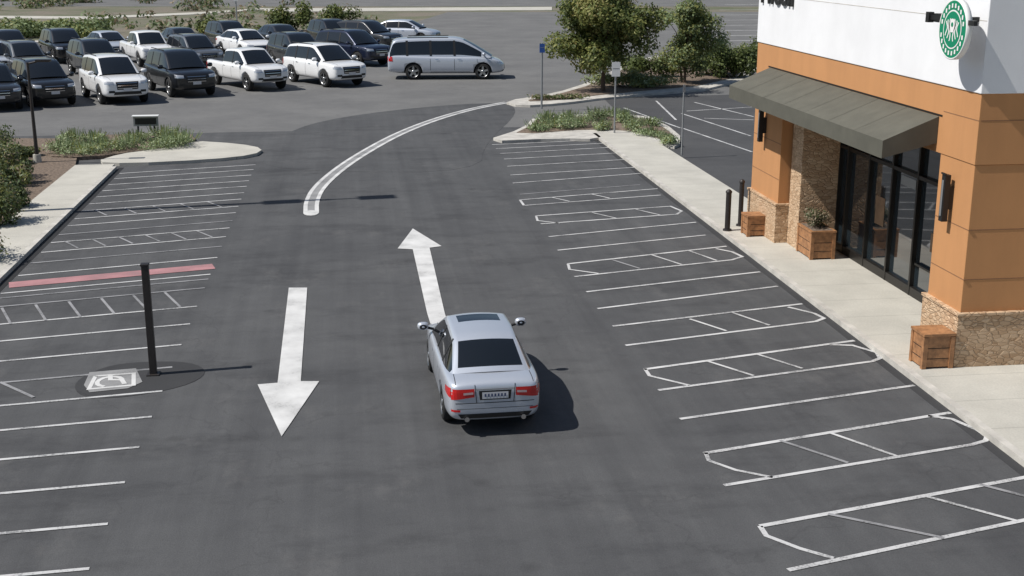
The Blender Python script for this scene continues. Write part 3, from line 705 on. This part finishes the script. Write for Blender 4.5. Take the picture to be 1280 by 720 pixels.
def car_mesh(mb,kind,pm,hero=False):
    T=TYPES[kind]
    if kind not in BODY: BODY[kind]=body_mesh(T['S'],T['wy'],(T['wr'],T['wr']),T['wx'])
    me=BODY[kind]; R=T['wr']+.052
    def fm(p):
        c=p.center
        for y in T['wy']:
            if (c.y-y)**2+(c.z-T['wr'])**2<(R)**2: return M['trim']
        if c.z<T['S'][4][2]+.05: return M['trim']
        return pm
    mb.addmesh(me,fm)
    bvh=BVHTree.FromPolygons([v.co for v in me.vertices],[tuple(p.vertices) for p in me.polygons])
    greenhouse(mb,T['gh'],T['zb'],T['wb'],pm,sunroof=(-.30,.22) if hero else None)
    g=MB(); greenhouse(g,T['gh'],T['zb'],T['wb'],pm); gb=BVHTree.FromPolygons([Vector(v) for v in g.v],g.f)
    pb=patcher(mb,bvh); pg=patcher(mb,gb)
    L=T['S'][-1][0]; w_=T['wx']
    for s in (-1,1):
        for y in T['wy']: wheel(mb,s*(w_-.015),y,T['wr'],s)
        ax='x+' if s>0 else 'x-'
        for (a,c) in T['pill']: pg(ax,[(a,T['zb']+.02),(c,T['zb']+.02),(c-.02,T['gh'][2][1]-.05),(a-.02,T['gh'][2][1]-.05)],M['trim'],2,6,.006)
        for y in T['doors']: pb(ax,[(y,.34),(y+.014,.34),(y+.014,T['zb']-.02),(y,T['zb']-.02)],M['seam'],1,8,.003)
        pb(ax,[(T['doors'][-1],.33),(T['doors'][0],.33),(T['doors'][0],.345),(T['doors'][-1],.345)],M['seam'],14,1,.003)
        for y in T['doors'][:2]: pb(ax,[(y-.85 if y>.5 else y-.82,T['zb']-.13),(y-.68,T['zb']-.13),(y-.68,T['zb']-.10),(y-.85 if y>.5 else y-.82,T['zb']-.10)],M['chrome'] if not hero else pm,4,1,.022)
        my=T['gh'][-1][0]-.30; mz=T['zb']+.06
        mb.tube((s*(T['wb']-.05),my,mz-.02),(s*(T['wb']+.10),my,mz+.02),.03,.03,M['trim'],6)
        rows=[]
        for i in range(7):
            ph=-math.pi/2+math.pi*i/6
            rows.append([(s*(T['wb']+.17)+.12*math.cos(ph)*abs(math.cos(t))**.7*(1 if math.cos(t)>0 else -1),my+.085*math.sin(ph),mz+.05+.085*math.cos(ph)*abs(math.sin(t))**.7*(1 if math.sin(t)>0 else -1)) for t in [2*math.pi*k/14 for k in range(14)]])
        mb.grid(rows,pm,True,closed=True)
        mb.poly([(s*(T['wb']+.17)+.08*math.cos(t),my-.080,mz+.05+.05*math.sin(t)) for t in [2*math.pi*k/12 for k in range(12)]],M['trim'])
        f0,f1=T['fl']; r0,r1=T['rl']
        fx=.42 if kind in('sedan','van') else .52
        pb('y+',[(s*fx,f0+.02),(s*w_*.90,f0+.03),(s*w_*.90,f1+.03),(s*fx,f1)],M['lens'],8,3,.008)
        if kind=='sedan':
            pb('y-',[(s*.38,r0+.02),(s*.80,r0-.03),(s*.815,r1-.02),(s*.38,r1-.015)],M['tail'],8,3,.010)
            pb(ax,[(-2.27,r0),(-1.98,r0+.05),(-1.95,r1-.03),(-2.26,r1-.01)],M['tail'],5,3,.010)
            pb('y-',[(s*.40,r0+.07),(s*.58,r0+.06),(s*.58,r0+.10),(s*.40,r0+.11)],M['tailw'],4,1,.014)
        else:
            pb('y-',[(s*w_*.72,r0-.12),(s*w_*.88,r0-.12),(s*w_*.88,r1-.02),(s*w_*.72,r1-.02)],M['tail'],3,4,.010)
            pb(ax,[(-L+.06,r0-.1),(-L+.24,r0-.1),(-L+.22,r1-.05),(-L+.06,r1-.05)],M['tail'],3,4,.010)
        pb('y+',[(s*.50,f0-.30),(s*.72,f0-.30),(s*.72,f0-.21),(s*.50,f0-.21)],M['trim'],4,2,.008)
    g0,g1=T['fg']
    pb('y+',[(-.40,g0),(.40,g0),(.44,g1),(-.44,g1)],M['trim'],8,4,.008)
    for k in range(3): 
        z=g0+(g1-g0)*(k+.5)/3; pb('y+',[(-.38,z-.010),(.38,z-.010),(.38,z+.012),(-.38,z+.012)],M['chrome'],8,1,.014)
    pb('y+',[(-.55,g0-.20),(.55,g0-.20),(.50,g0-.08),(-.50,g0-.08)],M['trim'],8,2,.008)
    pb('y+',[(-.17,g0-.07),(.17,g0-.07),(.17,g0+.05),(-.17,g0+.05)],M['plate'],3,2,.022)
    hy=T['gh'][-1][0]
    for s in (-1,1): pb('z',[(s*.68,hy+.06),(s*.69,hy+.06),(s*.60,L-.18),(s*.59,L-.18)],M['seam'],1,8,.004)
    if kind=='sedan':
        pb('y-',[(-.28,.68),(.28,.68),(.30,.845),(-.30,.845)],M['trim'],6,2,.009)
        pb('y-',[(-.24,.70),(.24,.70),(.24,.82),(-.24,.82)],M['plate'],6,2,.014)
        pb('y-',[(-.36,.86),(.36,.86),(.36,.875),(-.36,.875)],M['chrome'],8,1,.012)
        pb('y-',[(-.62,.34),(.62,.34),(.68,.43),(-.68,.43)],M['trim'],10,2,.006)
        pb('y-',[(-.84,.62),(.84,.62),(.84,.632),(-.84,.632)],M['seam'],14,1,.005)
        pb('y-',[(-.80,.52),(.80,.52),(.80,.527),(-.80,.527)],M['seam'],14,1,.005)
        for s in (-1,1): 
            pb('z',[(s*.70,-1.86),(s*.712,-1.86),(s*.72,-2.28),(s*.708,-2.28)],M['seam'],1,6,.004)
            pb('y-',[(s*.335,.63),(s*.347,.63),(s*.375,.95),(s*.363,.95)],M['seam'],1,6,.011)
            mb.tube((s*.52,-2.38,.34),(s*.52,-2.2,.34),.045,.045,M['chrome'],12)
            pb('y-',[(s*.64,.47),(s*.80,.47),(s*.80,.51),(s*.64,.51)],M['tail'],3,1,.008)
        for k in range(7):
            xx=-.18+k*.060; pb('y-',[(xx-.016,.735),(xx+.016,.735),(xx+.016,.79),(xx-.016,.79)],M['platetx'],1,1,.018)
    if kind=='pickup': pb('z',[(-.76,-2.55),(.76,-2.55),(.76,-1.05),(-.76,-1.05)],M['trim'],6,6,.006)
    if kind in('suv','van'):
        for s in (-1,1):
            mb.tube((s*.62,-1.7,T['gh'][3][1]+.03),(s*.62,.1,T['gh'][3][1]+.03),.018,.018,M['trim'],6)
def place(name,kind,paintk,X,Y,head,scale,hero=False):
    mb=MB(); car_mesh(mb,kind,P[paintk],hero)
    o=mb.obj(name,recalc=False); o.location=(X,Y,.003); o.rotation_euler=(0,0,head); o.scale=scale if isinstance(scale,tuple) else (scale,)*3
    return o
place('sedan_car','sedan','silver',2.47,24.68,math.radians(1.5),(1.05,1.07,1.11),True)
def park(px,py,kind,pk,sc,yaw=25,name='parked_car'):
    X,Y=G(px,py); yaw+=((px*7+py*3)%7-3)*.9; a=math.radians(yaw); hd=Vector((math.sin(a),-math.cos(a)))
    L=TYPES[kind]['S'][-1][0]*sc*.92
    c=Vector((X,Y))-hd*L
    place(name,kind,pk,c.x,c.y,math.atan2(-hd.x,hd.y),sc)
park(2,140,'suv','dark',1.38); park(70,134,'suv','black',1.42); park(160,131,'suv','white',1.50); park(246,122,'suv','black',1.52)
park(340,114,'pickup','white',1.40,27,'pickup_truck'); park(438,109,'suv','white',1.50,30)
X,Y=G(560,99); place('minivan','van','lsilver',X,Y+1.2,math.radians(-95),1.6)
park(135,99,'suv','dark',1.45); park(199,84,'pickup','white',1.42,25,'pickup_truck'); park(262,88,'suv','grey',1.4); park(46,100,'suv','grey',1.4); park(-22,114,'sedan','black',1.4); park(2,98,'suv','lsilver',1.35)
park(326,72,'sedan','white',1.5); park(392,87,'suv','dark',1.45); park(475,83,'suv','blue',1.5,38); park(368,64,'sedan','dark',1.5); park(432,63,'suv','black',1.45)
park(545,54,'sedan','lsilver',1.5,70); park(92,80,'suv','black',1.45); park(302,64,'suv','dark',1.4); park(240,68,'sedan','dark',1.45)
park(492,64,'suv','dark',1.45,45); park(150,72,'sedan','lsilver',1.4); park(22,80,'suv','dark',1.4)
# ---------------------------------------------------------------- light
EL=math.radians(SUN_EL); sd=Vector((-math.cos(math.radians(7.2))*math.cos(EL),-math.sin(math.radians(7.2))*math.cos(EL),math.sin(EL)))
sl=bpy.data.lights.new('sun','SUN'); sl.energy=4.9; sl.angle=math.radians(.5); sl.color=(1,.96,.90)
so=bpy.data.objects.new('sun',sl); scene.collection.objects.link(so); so.rotation_euler=(-sd).to_track_quat('-Z','Y').to_euler(); so.location=(-30,-5,40)
wd=bpy.data.worlds.new('World'); scene.world=wd; wd.use_nodes=True; nt=wd.node_tree
sk=nt.nodes.new('ShaderNodeTexSky'); sk.sky_type='NISHITA'; sk.sun_disc=False; sk.sun_elevation=EL; sk.sun_rotation=math.atan2(sd.x,sd.y)%(2*math.pi)
bg=nt.nodes['Background']; bg.inputs[1].default_value=.075; nt.links.new(sk.outputs[0],bg.inputs[0])
# ---------------------------------------------------------------- camera
cam=bpy.data.cameras.new('camera'); cam.sensor_width=36; cam.lens=36*F/1280; cam.clip_end=3000
co=bpy.data.objects.new('camera',cam); scene.collection.objects.link(co); co.location=(0,0,H)
co.rotation_euler=(math.pi/2-TH,0,-AZ); scene.camera=co
